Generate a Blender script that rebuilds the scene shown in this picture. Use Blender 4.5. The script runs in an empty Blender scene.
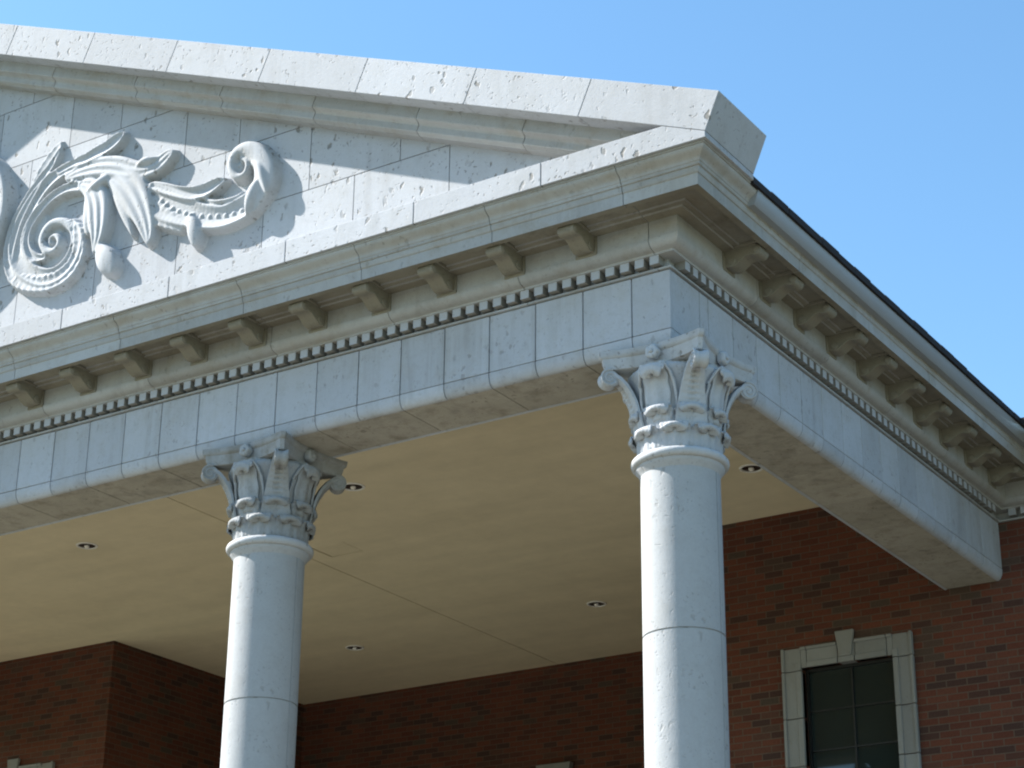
import bpy, bmesh, math, random
import numpy as np
from mathutils import Vector, Matrix

random.seed(7)
scn = bpy.context.scene
COL = scn.collection

# All shapes are laid out in units of one beam width; U turns them into metres.
U = 0.587
GZ = 12.575                 # ground lies this far below the portico soffit (z = 0 in layout units)
D = 10.98                   # depth of the portico, front beam to brick wall
XC = -12.34                 # axis of symmetry of the portico
XL = 2 * XC                 # left end of the portico
RAKE = math.radians(22.61)
TR = math.tan(RAKE)
PJ = 1.089                  # projection of the cornice
ZCOR = 2.0                  # foot of the raking cornice

# ---------------------------------------------------------------- camera
def make_camera():
    yaw, pitch, roll, f = 0.5784, 0.3990, 0.0102, 2040.54
    C = Vector((10.4696, -19.4701, -9.8488 + GZ)) * U
    fw = Vector((-math.sin(yaw)*math.cos(pitch), math.cos(yaw)*math.cos(pitch), math.sin(pitch)))
    rt = Vector((math.cos(yaw), math.sin(yaw), 0))
    up = rt.cross(fw)
    r2 = rt*math.cos(roll) + up*math.sin(roll)
    u2 = -rt*math.sin(roll) + up*math.cos(roll)
    cd = bpy.data.cameras.new('camera')
    cd.sensor_width = 36.0
    cd.lens = f/1024*36.0
    cd.clip_start = 0.1
    cd.clip_end = 3000
    co = bpy.data.objects.new('camera', cd)
    m = Matrix((r2, u2, -fw)).transposed().to_4x4()
    m.translation = C
    co.matrix_world = m
    COL.objects.link(co)
    scn.camera = co
make_camera()

# ---------------------------------------------------------------- light
SUN_AZ = math.radians(199.0)          # direction towards the sun, counter-clockwise from +X
SUN_EL = math.radians(40.6)
w = bpy.data.worlds.new('World'); scn.world = w; w.use_nodes = True
nt = w.node_tree
bg = nt.nodes['Background']
sky = nt.nodes.new('ShaderNodeTexSky')
sky.sky_type = 'NISHITA'; sky.sun_disc = False
sky.sun_elevation = SUN_EL
sky.sun_rotation = math.pi/2 - SUN_AZ
sky.air_density = 1.0; sky.dust_density = 0.3; sky.ozone_density = 1.6
hs = nt.nodes.new('ShaderNodeHueSaturation'); hs.inputs['Hue'].default_value = 0.491; hs.inputs['Saturation'].default_value = 1.14
nt.links.new(sky.outputs[0], hs.inputs['Color']); nt.links.new(hs.outputs[0], bg.inputs[0])
bg.inputs[1].default_value = 0.096
sl = bpy.data.lights.new('sun', 'SUN'); sl.energy = 5.0; sl.angle = math.radians(0.53); sl.color = (1.0, 0.95, 0.89)
so = bpy.data.objects.new('sun', sl); COL.objects.link(so)
sd = Vector((math.cos(SUN_AZ)*math.cos(SUN_EL), math.sin(SUN_AZ)*math.cos(SUN_EL), math.sin(SUN_EL)))
so.rotation_euler = (-sd).to_track_quat('-Z', 'Y').to_euler()
so.location = (0, -20, 30)
scn.view_settings.view_transform = 'Standard'
scn.view_settings.look = 'None'
scn.view_settings.gamma = 1.0
scn.view_settings.exposure = 1.55
scn.render.engine = 'CYCLES'
scn.cycles.max_bounces = 8
scn.cycles.filter_width = 2.1
scn.cycles.diffuse_bounces = 5

# ---------------------------------------------------------------- materials
class NB:
    def __init__(s, name):
        s.m = bpy.data.materials.new(name); s.m.use_nodes = True
        s.t = s.m.node_tree; s.b = s.t.nodes['Principled BSDF']
    def n(s, kind, **kw):
        x = s.t.nodes.new(kind)
        for k, v in kw.items(): setattr(x, k, v)
        return x
    def l(s, a, b): s.t.links.new(a, b)
    def math(s, op, a, b=None, c=None, clamp=False):
        x = s.n('ShaderNodeMath', operation=op); x.use_clamp = clamp
        for i, v in enumerate((a, b, c)):
            if v is None: continue
            if isinstance(v, (int, float)): x.inputs[i].default_value = v
            else: s.l(v, x.inputs[i])
        return x.outputs[0]
    def noise(s, vec, scale, detail=3, rough=0.55, dist=0.0):
        x = s.n('ShaderNodeTexNoise'); s.l(vec, x.inputs['Vector'])
        x.inputs['Scale'].default_value = scale; x.inputs['Detail'].default_value = detail
        x.inputs['Roughness'].default_value = rough; x.inputs['Distortion'].default_value = dist
        return x.outputs['Fac']
    def ramp(s, fac, stops, interp='LINEAR'):
        x = s.n('ShaderNodeValToRGB'); x.color_ramp.interpolation = interp
        e = x.color_ramp.elements
        while len(e) < len(stops): e.new(0.5)
        for i, (p, c) in enumerate(stops):
            e[i].position = p
            e[i].color = (c, c, c, 1) if isinstance(c, (int, float)) else (*c, 1)
        s.l(fac, x.inputs[0]); return x.outputs[0]
    def mix(s, fac, a, b, mode='MIX'):
        x = s.n('ShaderNodeMix', data_type='RGBA', blend_type=mode)
        for i, v in ((0, fac), (6, a), (7, b)):
            if isinstance(v, (int, float)): x.inputs[i].default_value = v
            elif isinstance(v, tuple): x.inputs[i].default_value = (*v, 1)
            else: s.l(v, x.inputs[i])
        return x.outputs[2]
    def mapping(s, vec, scale=(1,1,1), loc=(0,0,0), rot=(0,0,0)):
        x = s.n('ShaderNodeMapping'); s.l(vec, x.inputs[0])
        x.inputs['Scale'].default_value = scale; x.inputs['Location'].default_value = loc; x.inputs['Rotation'].default_value = rot
        return x.outputs[0]
    def bump(s, h, strength, dist):
        x = s.n('ShaderNodeBump'); x.inputs['Strength'].default_value = strength; x.inputs['Distance'].default_value = dist
        s.l(h, x.inputs['Height']); s.l(x.outputs[0], s.b.inputs['Normal'])

def stone(name, base, warm, stain, stain_amt=0.35, pits=1.0, pit_scale=9.0, rough=0.85, streak=0.3):
    b = NB(name)
    co = b.n('ShaderNodeTexCoord').outputs['Object']
    big = b.noise(co, 0.9, 4, 0.6)
    mid = b.noise(co, 5.0, 5, 0.65)
    fine = b.noise(co, 60.0, 3, 0.7)
    c = b.mix(b.ramp(big, [(0.35, 0.0), (0.68, 1.0)]), base, warm)
    c = b.mix(b.math('MULTIPLY', b.ramp(mid, [(0.52, 0.0), (0.78, 1.0)]), stain_amt), c, stain)
    c = b.mix(0.16, c, b.ramp(fine, [(0.2, 0.35), (0.8, 1.0)]), 'MULTIPLY')
    # rain streaks and soot blotches
    sk = b.noise(b.mapping(co, (7.0, 7.0, 0.55)), 1.0, 5, 0.65, 0.6)
    patch = b.ramp(b.noise(co, 1.1, 3, 0.6), [(0.42, 0.0), (0.66, 1.0)])
    c = b.mix(b.math('MULTIPLY', b.math('MULTIPLY', b.ramp(sk, [(0.46, 0.0), (0.72, 1.0)]), patch), streak*1.6, clamp=True), c, (0.17, 0.165, 0.145))
    blot = b.noise(co, 11.0, 6, 0.75)
    c = b.mix(b.math('MULTIPLY', b.ramp(blot, [(0.50, 0.0), (0.75, 1.0)]), streak), c, (0.24, 0.235, 0.215))
    geo = b.n('ShaderNodeNewGeometry')
    c = b.mix(1.0, c, b.ramp(geo.outputs['Random Per Island'], [(0.0, 0.90), (1.0, 1.06)]), 'MULTIPLY')
    # travertine like pits: short dark voids gathered in drifts
    warp = b.n('ShaderNodeVectorMath', operation='ADD')
    nz = b.n('ShaderNodeTexNoise'); b.l(co, nz.inputs['Vector']); nz.inputs['Scale'].default_value = 14
    sc = b.n('ShaderNodeVectorMath', operation='SCALE'); b.l(nz.outputs['Color'], sc.inputs[0]); sc.inputs['Scale'].default_value = 0.10
    b.l(co, warp.inputs[0]); b.l(sc.outputs[0], warp.inputs[1])
    v = b.n('ShaderNodeTexVoronoi'); v.inputs['Scale'].default_value = pit_scale
    b.l(b.mapping(warp.outputs[0], (1.6, 1.6, 0.8), rot=(0, 0.35, 0)), v.inputs['Vector'])
    v2 = b.n('ShaderNodeTexVoronoi'); v2.inputs['Scale'].default_value = pit_scale*3.1
    b.l(warp.outputs[0], v2.inputs['Vector'])
    drift = b.ramp(b.noise(co, 2.3, 2, 0.5), [(0.46, 0.0), (0.60, 1.0)])
    drift2 = b.ramp(b.noise(co, 4.1, 2, 0.5), [(0.40, 0.0), (0.62, 1.0)])
    p1 = b.math('MULTIPLY', b.ramp(v.outputs['Distance'], [(0.15, 1.0), (0.24, 0.0)]), drift)
    p2 = b.math('MULTIPLY', b.ramp(v2.outputs['Distance'], [(0.16, 1.0), (0.25, 0.0)]), drift2)
    pit = b.math('MULTIPLY', b.math('MAXIMUM', p1, b.math('MULTIPLY', p2, 0.75)), pits, clamp=True)
    c = b.mix(b.math('MULTIPLY', pit, 0.72), c, (0.13, 0.12, 0.10))
    b.l(c, b.b.inputs['Base Color'])
    b.b.inputs['Roughness'].default_value = rough
    b.b.inputs['Specular IOR Level'].default_value = 0.25
    h = b.math('SUBTRACT', b.math('MULTIPLY', fine, 0.25), pit)
    h = b.math('ADD', h, b.math('MULTIPLY', mid, 0.4))
    b.bump(h, 0.6, 0.009)
    return b.m

def plain(name, col, rough=0.6, metal=0.0, spec=0.4, var=0.12, scale=8.0):
    b = NB(name)
    co = b.n('ShaderNodeTexCoord').outputs['Object']
    n = b.noise(co, scale, 4, 0.6)
    lo = tuple(x*(1-var) for x in col); hi = tuple(min(1, x*(1+var)) for x in col)
    b.l(b.mix(n, lo, hi), b.b.inputs['Base Color'])
    b.b.inputs['Roughness'].default_value = rough; b.b.inputs['Metallic'].default_value = metal
    b.b.inputs['Specular IOR Level'].default_value = spec
    return b.m

def brick(name):
    b = NB(name)
    co = b.n('ShaderNodeTexCoord').outputs['Object']
    sp = b.n('ShaderNodeSeparateXYZ'); b.l(co, sp.inputs[0])
    x = b.math('ADD', sp.outputs[0], sp.outputs[1]); z = sp.outputs[2]
    W, H, J = 0.2032, 0.0677, 0.010
    zr = b.math('DIVIDE', z, H); row = b.math('FLOOR', zr); fz = b.math('FRACT', zr)
    half = b.math('MULTIPLY', b.math('PINGPONG', row, 1.0), 0.5)
    xr = b.math('ADD', b.math('DIVIDE', x, W), half); colm = b.math('FLOOR', xr); fx = b.math('FRACT', xr)
    jz = b.math('LESS_THAN', fz, J/H); jx = b.math('LESS_THAN', fx, J/W)
    mort = b.math('MAXIMUM', jz, jx)
    cv = b.n('ShaderNodeCombineXYZ'); b.l(colm, cv.inputs[0]); b.l(row, cv.inputs[1])
    wn = b.n('ShaderNodeTexWhiteNoise', noise_dimensions='2D'); b.l(cv.outputs[0], wn.inputs['Vector'])
    c = b.ramp(wn.outputs['Value'], [(0.0, (0.060, 0.034, 0.028)), (0.12, (0.075, 0.036, 0.027)), (0.2, (0.105, 0.037, 0.024)),
                                    (0.5, (0.125, 0.043, 0.026)), (0.75, (0.140, 0.050, 0.030)), (0.9, (0.10, 0.048, 0.034)), (1.0, (0.075, 0.055, 0.042))])
    fine = b.noise(co, 45, 4, 0.7)
    c = b.mix(0.5, c, b.ramp(fine, [(0.25, 0.5), (0.75, 1.2)]), 'MULTIPLY')
    broad = b.noise(co, 0.7, 3, 0.6)
    c = b.mix(0.35, c, b.ramp(broad, [(0.3, 0.6), (0.7, 1.15)]), 'MULTIPLY')
    mc = b.mix(fine, (0.085, 0.060, 0.046), (0.12, 0.086, 0.066))
    b.l(b.mix(mort, c, mc), b.b.inputs['Base Color'])
    b.b.inputs['Roughness'].default_value = 0.85; b.b.inputs['Specular IOR Level'].default_value = 0.2
    h = b.math('ADD', b.math('MULTIPLY', b.math('SUBTRACT', 1.0, mort), 1.0), b.math('MULTIPLY', fine, 0.35))
    b.bump(h, 0.6, 0.006)
    return b.m

def stucco(name):
    b = NB(name)
    co = b.n('ShaderNodeTexCoord').outputs['Object']
    n1 = b.noise(co, 0.55, 4, 0.6); n2 = b.noise(co, 30, 4, 0.6); n3 = b.noise(b.mapping(co, (0.4, 2.2, 1)), 1.2, 4, 0.6)
    c = b.mix(n1, (0.65, 0.57, 0.40), (0.72, 0.64, 0.465))
    c = b.mix(0.30, c, b.ramp(n3, [(0.3, 0.70), (0.7, 1.1)]), 'MULTIPLY')
    c = b.mix(0.14, c, b.ramp(b.noise(co, 3.5, 6, 0.7), [(0.35, 0.6), (0.65, 1.15)]), 'MULTIPLY')
    b.l(c, b.b.inputs['Base Color']); b.b.inputs['Roughness'].default_value = 0.9
    b.b.inputs['Specular IOR Level'].default_value = 0.2
    b.bump(n2, 0.3, 0.003)
    return b.m

def glass(name):
    b = NB(name)
    co = b.n('ShaderNodeTexCoord').outputs['Object']
    n = b.noise(co, 1.5, 2, 0.5)
    b.l(b.mix(n, (0.012, 0.018, 0.017), (0.02, 0.03, 0.028)), b.b.inputs['Base Color'])
    b.b.inputs['Roughness'].default_value = 0.03; b.b.inputs['IOR'].default_value = 1.5
    b.b.inputs['Specular IOR Level'].default_value = 0.6
    b.bump(b.noise(co, 0.9, 1, 0.4), 0.05, 0.02)
    return b.m

M = {}
M['stone'] = stone('cast_stone', (0.43, 0.46, 0.51), (0.40, 0.42, 0.45), (0.35, 0.33, 0.28), 0.35, 0.5)
M['face'] = stone('pitted_face_stone', (0.415, 0.435, 0.465), (0.39, 0.405, 0.425), (0.34, 0.335, 0.31), 0.25, 1.0, pit_scale=7.0, streak=0.22)
M['smooth'] = stone('carved_stone', (0.435, 0.46, 0.49), (0.40, 0.415, 0.43), (0.30, 0.29, 0.26), 0.4, 0.8)
M['soffit'] = stone('weathered_stone', (0.44, 0.42, 0.365), (0.35, 0.33, 0.275), (0.20, 0.175, 0.13), 0.85, 0.6, streak=0.55)
M['cornice'] = stone('cornice_stone', (0.385, 0.40, 0.41), (0.34, 0.335, 0.315), (0.27, 0.23, 0.16), 0.55, 0.4)
M['joint'] = plain('joint_mortar', (0.085, 0.085, 0.08), 0.95, spec=0.1)
M['shaft'] = stone('column_shaft_stone', (0.35, 0.37, 0.385), (0.325, 0.34, 0.35), (0.24, 0.24, 0.22), 0.3, 0.5, streak=0.25)
M['dirty'] = stone('weathered_carved_stone', (0.34, 0.36, 0.38), (0.27, 0.27, 0.25), (0.17, 0.155, 0.12), 0.8, 0.5, streak=0.6)
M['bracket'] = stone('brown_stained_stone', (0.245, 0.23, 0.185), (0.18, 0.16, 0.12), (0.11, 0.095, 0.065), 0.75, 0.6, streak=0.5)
M['gap_shade'] = plain('gap_shade', (0.23, 0.225, 0.21), 0.95, spec=0.1, var=0.3)  # darker tone that paints the shade between dentils into their colour
M['brick'] = brick('red_brick')
M['stucco'] = stucco('stucco_ceiling')
M['glass'] = glass('window_glass')
M['frame'] = plain('dark_bronze_frame', (0.006, 0.007, 0.007), 0.45)
M['surround'] = stone('window_surround_stone', (0.255, 0.265, 0.26), (0.215, 0.22, 0.215), (0.2, 0.19, 0.16), 0.4, 0.3)
M['gutter'] = plain('galvanised_gutter', (0.30, 0.32, 0.335), 0.4, 0.2, var=0.05)
M['roof'] = plain('dark_shingles', (0.018, 0.017, 0.019), 0.9, var=0.4, scale=20)
M['white'] = plain('white_enamel', (0.75, 0.74, 0.70), 0.4)
M['dark'] = plain('dark_reflector', (0.05, 0.035, 0.03), 0.3, 0.6)
M['lamp'] = plain('frosted_bulb', (0.85, 0.83, 0.78), 0.25)
M['grass'] = plain('lawn_grass', (0.07, 0.10, 0.035), 0.95, var=0.4, scale=3)
M['paving'] = plain('concrete_paving', (0.15, 0.14, 0.11), 0.9, var=0.12, scale=1.5)
M['entry'] = plain('painted_door', (0.10, 0.09, 0.08), 0.5)

# ---------------------------------------------------------------- mesh helpers
def origin_of(o):
    v = Vector((0, 0, 0))
    while o is not None:
        v += Vector(o.get('_org', (0, 0, 0))) if o.parent is None else Vector(o.get('_loc', (0, 0, 0)))
        o = o.parent
    return v

class MB:
    def __init__(s): s.v = []; s.f = []
    def add(s, vs, fs):
        k = len(s.v); s.v += [tuple(map(float, q)) for q in vs]; s.f += [tuple(i+k for i in f) for f in fs]
        return s
    def box(s, x0, x1, y0, y1, z0, z1):
        vs = [(x, y, z) for z in (z0, z1) for y in (y0, y1) for x in (x0, x1)]
        return s.add(vs, [(0,2,3,1), (4,5,7,6), (0,1,5,4), (2,6,7,3), (0,4,6,2), (1,3,7,5)])
    def prism(s, poly, axis, a, b):
        """poly: list of 2D points in the two other axes (x,z for 'y'; y,z for 'x'; x,y for 'z')"""
        def P(p, t):
            return {'y': (p[0], t, p[1]), 'x': (t, p[0], p[1]), 'z': (p[0], p[1], t)}[axis]
        n = len(poly); vs = [P(p, a) for p in poly] + [P(p, b) for p in poly]
        fs = [tuple(range(n)), tuple(range(2*n-1, n-1, -1))] + [(i, i+n, (i+1) % n+n, (i+1) % n) for i in range(n)]
        return s.add(vs, fs)
    def loft(s, rings, cap=True, closed=True):
        n = len(rings[0]); vs = [p for r in rings for p in r]; fs = []
        for k in range(len(rings)-1):
            for i in range(n if closed else n-1):
                j = (i+1) % n
                fs.append((k*n+i, k*n+j, (k+1)*n+j, (k+1)*n+i))
        if cap: fs += [tuple(range(n-1, -1, -1)), tuple((len(rings)-1)*n+i for i in range(n))]
        return s.add(vs, fs)
    def lathe(s, prof, angs=None, c=(0, 0), cap=True, rmod=None):
        angs = angs or [2*math.pi*i/72 for i in range(72)]
        rings = []
        for (r, z) in prof:
            rings.append([(c[0]+(r-(rmod(a, z) if rmod else 0))*math.cos(a), c[1]+(r-(rmod(a, z) if rmod else 0))*math.sin(a), z) for a in angs])
        return s.loft(rings, cap)
    def tube(s, pts, rad, n=8):
        pts = [Vector(p) for p in pts]; rings = []
        for i, p in enumerate(pts):
            t = (pts[min(i+1, len(pts)-1)] - pts[max(i-1, 0)]).normalized()
            a = t.cross(Vector((0.31, 0.17, 0.93))).normalized(); b = t.cross(a)
            r = rad[i] if isinstance(rad, (list, tuple)) else rad
            rings.append([tuple(p + (a*math.cos(2*math.pi*k/n) + b*math.sin(2*math.pi*k/n))*r) for k in range(n)])
        return s.loft(rings)
    def build(s, name, mat, parent=None, at=(0, 0, 0), bevel=0, smooth=None, label=None, local=False):
        """vertices are in layout units, in world position unless local"""
        org = (origin_of(parent) if parent else Vector((0, 0, 0)))
        off = Vector((0, 0, 0)) if local else org
        me = bpy.data.meshes.new(name)
        me.from_pydata([tuple((Vector(q)-off)*U) for q in s.v], [], s.f)
        bm = bmesh.new(); bm.from_mesh(me)
        bmesh.ops.recalc_face_normals(bm, faces=bm.faces)
        bm.to_mesh(me); bm.free()
        me.materials.append(M[mat])
        if smooth:
            me.shade_smooth(); me.set_sharp_from_angle(angle=math.radians(smooth))
        o = bpy.data.objects.new(name, me); COL.objects.link(o)
        if parent:
            o.parent = parent; o['_loc'] = tuple(at); o.location = Vector(at)*U
        else:
            o['_org'] = tuple(at); o.location = (Vector(at)+Vector((0, 0, GZ)))*U
        if bevel:
            m = o.modifiers.new('bevel', 'BEVEL'); m.width = bevel*U; m.segments = 2; m.limit_method = 'ANGLE'; m.angle_limit = math.radians(40)
            m.harden_normals = False
        if label: o['label'] = label
        return o

def second_material(o, mat, test):
    """give the faces whose centre / normal pass the test a second material"""
    o.data.materials.append(M[mat])
    for p in o.data.polygons:
        if test(p): p.material_index = 1
def thing(name, label, cat, loc, group=None):
    o = bpy.data.objects.new(name, None); COL.objects.link(o)
    o.empty_display_size = 0.3
    o['_org'] = tuple(loc); o.location = (Vector(loc)+Vector((0, 0, GZ)))*U
    o['label'] = label; o['category'] = cat
    if group: o['group'] = group
    return o

def copy_part(o, parent, at=None, rz=None):
    c = o.copy(); COL.objects.link(c); c.parent = parent
    if at is not None: c.location = Vector(at)*U; c['_loc'] = tuple(at)
    if rz is not None: c.rotation_euler = (0, 0, rz)
    for ch in [k for k in o.children]:
        d = ch.copy(); COL.objects.link(d); d.parent = c
    return c

# ---------------------------------------------------------------- ground
def sheet(name, x0, x1, y0, y1, z, mat):
    m = MB().add([(x0, y0, z), (x1, y0, z), (x1, y1, z), (x0, y1, z)], [(0, 1, 2, 3)])
    o = m.build(name, mat); o['kind'] = 'structure'; return o
sheet('ground', -1500, 1500, -1500, 1500, -GZ, 'grass')
sheet('paving', -34, 40, -70, D+6.44, -GZ+0.008, 'paving')

# ================================================================ BUILDING
bld = thing('brick_building', 'red brick building wall with stone framed windows behind the white columned portico', 'building', (XC, D, -GZ))
T = 0.6      # wall thickness
REC = 17.42  # face of the recessed wall
RXL, RXR = -19.37, 2*XC+19.37    # sides of the recess
def wall_y(m, x0, x1, z0, z1, y0, holes, t=T):
    """brick wall facing -y, built as boxes round its openings"""
    xs = sorted({x0, x1} | {h[0] for h in holes} | {h[1] for h in holes})
    for a, b in zip(xs[:-1], xs[1:]):
        zz = [z0, z1]; cuts = sorted([(h[2], h[3]) for h in holes if h[0] <= a+1e-6 and h[1] >= b-1e-6])
        z = z0
        for c0, c1 in cuts:
            if c0 > z: m.box(a, b, y0, y0+t, z, c0)
            z = c1
        if z < z1: m.box(a, b, y0, y0+t, z, z1)
WIN = [-2.755, -21.925]          # window centres on the front wall
WZ0, WZ1 = -4.6, -0.955
m = MB()
holes = [(c-0.82, c+0.82, WZ0, WZ1) for c in WIN]
wall_y(m, RXR, 24, -GZ, 0.955, D, holes[:1])
wall_y(m, -48, RXL, -GZ, 0.955, D, holes[1:])
wall_y(m, RXL, RXR, -GZ, 1.9, REC, [(XC-1.5, XC+1.5, -GZ, -0.9)])
m.box(RXL-T, RXL, D+T, REC+T, -GZ, 1.9); m.box(RXR, RXR+T, D+T, REC+T, -GZ, 1.9)
# strips over the front wall inside the portico, up to the ceiling
m.box(RXR, -0.1, D, D+T, 0.955, 1.9); m.box(XL+0.1, RXL, D, D+T, 0.955, 1.9)
m.build('brick_wall', 'brick', bld)

def make_window(c, y, w=0.82, z0=WZ0, z1=WZ1, cols=2, rowh=0.66):
    """stone surround with keystone, dark frame and panes"""
    b = 0.345
    s = MB(); g = 0.008
    def bar(x0, x1, za, zb):
        s.box(x0, x1, y-0.045, y+0.12, za, zb)
    top = z1+b
    # jamb blocks
    for sd in (-1, 1):
        xa, xb = sorted((c+sd*w, c+sd*(w+b)))
        z = top - 0.0
        first = True
        zz = [top, z1-0.05]
        while zz[-1] > z0: zz.append(zz[-1]-0.80)
        for a, e in zip(zz[:-1], zz[1:]): bar(xa, xb, max(e, z0)+g, a-g*0.5)
        # raised outer fillet and inner bead
        xo = c+sd*(w+b)
        for a, e in zip(zz[:-1], zz[1:]):
            xx = sorted((xo-sd*0.05, xo+sd*0.004)); s.box(xx[0], xx[1], y-0.08, y-0.043, max(e, z0)+g, a+(0.004 if a == top else -g*0.5))
            xx = sorted((c+sd*w-sd*0.004, c+sd*(w+0.09))); s.box(xx[0], xx[1], y-0.067, y-0.043, max(e, z0)+g, min(a, z1+0.09)-g*0.5)
    # lintel blocks
    for x0, x1 in ((c-w+0.1, c-0.15), (c+0.15, c+w-0.1)):
        bar(x0+g, x1-g, z1, top)
        s.box(x0+g, x1-g, y-0.08, y-0.043, top-0.05, top+0.004)
        s.box(x0+g, x1-g, y-0.067, y-0.043, z1-0.004, z1+0.09)
    s.box(c-0.15+g, c+0.15-g, y-0.067, y+0.12, z1-0.004, z1+0.09); s.box(c-0.151, c+0.151, y-0.04, y+0.11, z1+0.085, top-0.01)
    for sd in (-1, 1):
        xa, xb = sorted((c+sd*w, c+sd*(w-0.1))); bar(xa, xb, z1, top)
        s.box(xa, xb, y-0.08, y-0.043, top-0.05, top+0.004)
    so_ = s.build('stone_surround', 'surround', bld, bevel=0.012)
    k = MB(); k.prism([(c-0.17, z1+0.52), (c+0.17, z1+0.52), (c+0.105, z1+0.085), (c-0.105, z1+0.085)], 'y', y-0.10, y-0.03)
    k.build('keystone', 'surround', bld, bevel=0.015)
    sl_ = MB(); sl_.box(c-w-b-0.1, c+w+b+0.1, y-0.2, y+0.12, z0-0.22, z0); sl_.build('window_sill', 'surround', bld, bevel=0.02)
    f = MB(); t = 0.05
    ya, yb = y+0.12, y+0.2
    f.box(c-w, c-w+t, ya, yb, z0, z1); f.box(c+w-t, c+w, ya, yb, z0, z1)
    f.box(c-w+t, c+w-t, ya, yb, z1-t, z1); f.box(c-w+t, c+w-t, ya, yb, z0, z0+t)
    fr = f.build('window_frame', 'frame', bld)
    mu = MB()
    mu.box(c-0.016, c+0.016, ya+0.02, yb-0.005, z0+t, z1-t)
    z = z1-0.715
    while z > z0+0.2:
        for xa, xb in ((c-w+t, c-0.016), (c+0.016, c+w-t)): mu.box(xa, xb, ya+0.02, yb-0.005, z-0.014, z+0.014)
        z -= rowh
    mu.build('muntin', 'frame', fr)
    p = MB().box(c-w+0.01, c+w-0.01, yb-0.02, yb, z0+0.01, z1-0.01)
    p.build('pane', 'glass', fr)
for c in WIN: make_window(c, D)
# entrance in the recess: only the crown of its stone surround shows
e = MB()
e.box(XC-1.85, XC-1.5, REC-0.14, REC+0.1, -GZ, -0.72); e.box(XC+1.5, XC+1.85, REC-0.14, REC+0.1, -GZ, -0.72)
e.box(XC-1.5, XC-0.45, REC-0.14, REC+0.1, -0.9, -0.72); e.box(XC+0.45, XC+1.5, REC-0.14, REC+0.1, -0.9, -0.72)
e.prism([(XC-0.45, -0.395), (XC+0.42, -0.395), (XC+0.30, -0.9), (XC-0.30, -0.9)], 'y', REC-0.2, REC-0.03)
e.build('entrance_surround', 'surround', bld, bevel=0.015)
e = MB(); e.box(XC-1.5, XC-0.01, REC+0.2, REC+0.3, -GZ, -0.9); e.box(XC+0.01, XC+1.5, REC+0.2, REC+0.3, -GZ, -0.9)
e.build('entrance_door', 'entry', bld, bevel=0.01)
# main roof behind the portico
def slab(m, pts, t):
    n = len(pts); vs = list(pts)+[(x, y, z-t) for x, y, z in pts]
    fs = [tuple(range(n)), tuple(range(2*n-1, n-1, -1))]+[(i, i+n, (i+1) % n+n, (i+1) % n) for i in range(n)]
    m.add(vs, fs)
RH = 0.32
m = MB()
slab(m, [(1.095, 9.22, 1.96), (25.2, 9.22, 1.96), (25.2, D+22, 1.99+RH*23.1), (1.095, D+22, 1.99+RH*23.1)], 0.095)
slab(m, [(-49.2, D-1.22, 2.055), (XL-1.25, D-1.22, 2.055), (XL-1.25, D+22, 2.055+RH*23.2), (-49.2, D+22, 2.055+RH*23.2)], 0.14)
slab(m, [(XL-1.25, D+2, 1.95+RH*3.1), (1.25, D+2, 1.95+RH*3.1), (1.25, D+22, 1.95+RH*23.1), (XL-1.25, D+22, 2.055+RH*23.2)], 0.14)
m.build('roof', 'roof', bld)
m = MB(); m.box(24-T, 24, D+T, D+40, -GZ, 1.9); m.box(-48, -48+T, D+T, D+40, -GZ, 1.9); m.box(-48, 24, D+40, D+40.6, -GZ, 1.9)
m.build('brick_wall', 'brick', bld)

# ================================================================ PORTICO
por = thing('stone_portico', 'pale stone portico roof with carved pediment, bracketed cornice and tan underside', 'portico', (XC, 0, -GZ))
h1, zf1, bi, W = 0.184, 0.963, 0.094, 1.0
g = 0.0065        # half a joint
# cores (mortar shows in the joints)
m = MB()
co_ = bi+0.02
m.box(XL+0.03, -0.03, 0.03, W-0.02, h1+0.01, zf1); m.box(XL+co_, -co_, co_, W-0.02, 0.02, h1+0.01)
for xa, xb, ya_ in ((-W+0.02, -0.03, 0), (XL+0.03, XL+W-0.02, 0)):
    m.box(xa, xb, W-0.02, D, h1+0.01, zf1)
m.box(-W+0.02, -co_, W-0.02, D, 0.02, h1+0.01); m.box(XL+co_, XL+W-0.02, W-0.02, D, 0.02, h1+0.01)
m.build('beam_core', 'joint', por)
# frieze panels
m = MB()
xs = [0.0, -0.53]; 
while xs[-1] > XL+0.3: xs.append(xs[-1]-0.6865)
xs[-1] = XL
for i, (a, b) in enumerate(zip(xs[:-1], xs[1:])):
    m.box(b+g, a-(g if i else 0), 0.0 if i == 0 else random.uniform(-0.003, 0.004), 0.06, h1+0.006, zf1-0.004)
ys = [0.0, 0.752, 0.98, 1.641]
while ys[-1] < D-0.4: ys.append(ys[-1]+0.655)
ys[-1] = D
for i, (a, b) in enumerate(zip(ys[:-1], ys[1:])):
    for x0, x1 in ((-0.06, 0.0), (XL, XL+0.06)):
        m.box(x0, x1, a+(g if i else 0.06), b-g, h1+0.006, zf1-0.004)
m.build('frieze', 'stone', por, bevel=0.008)
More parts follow.
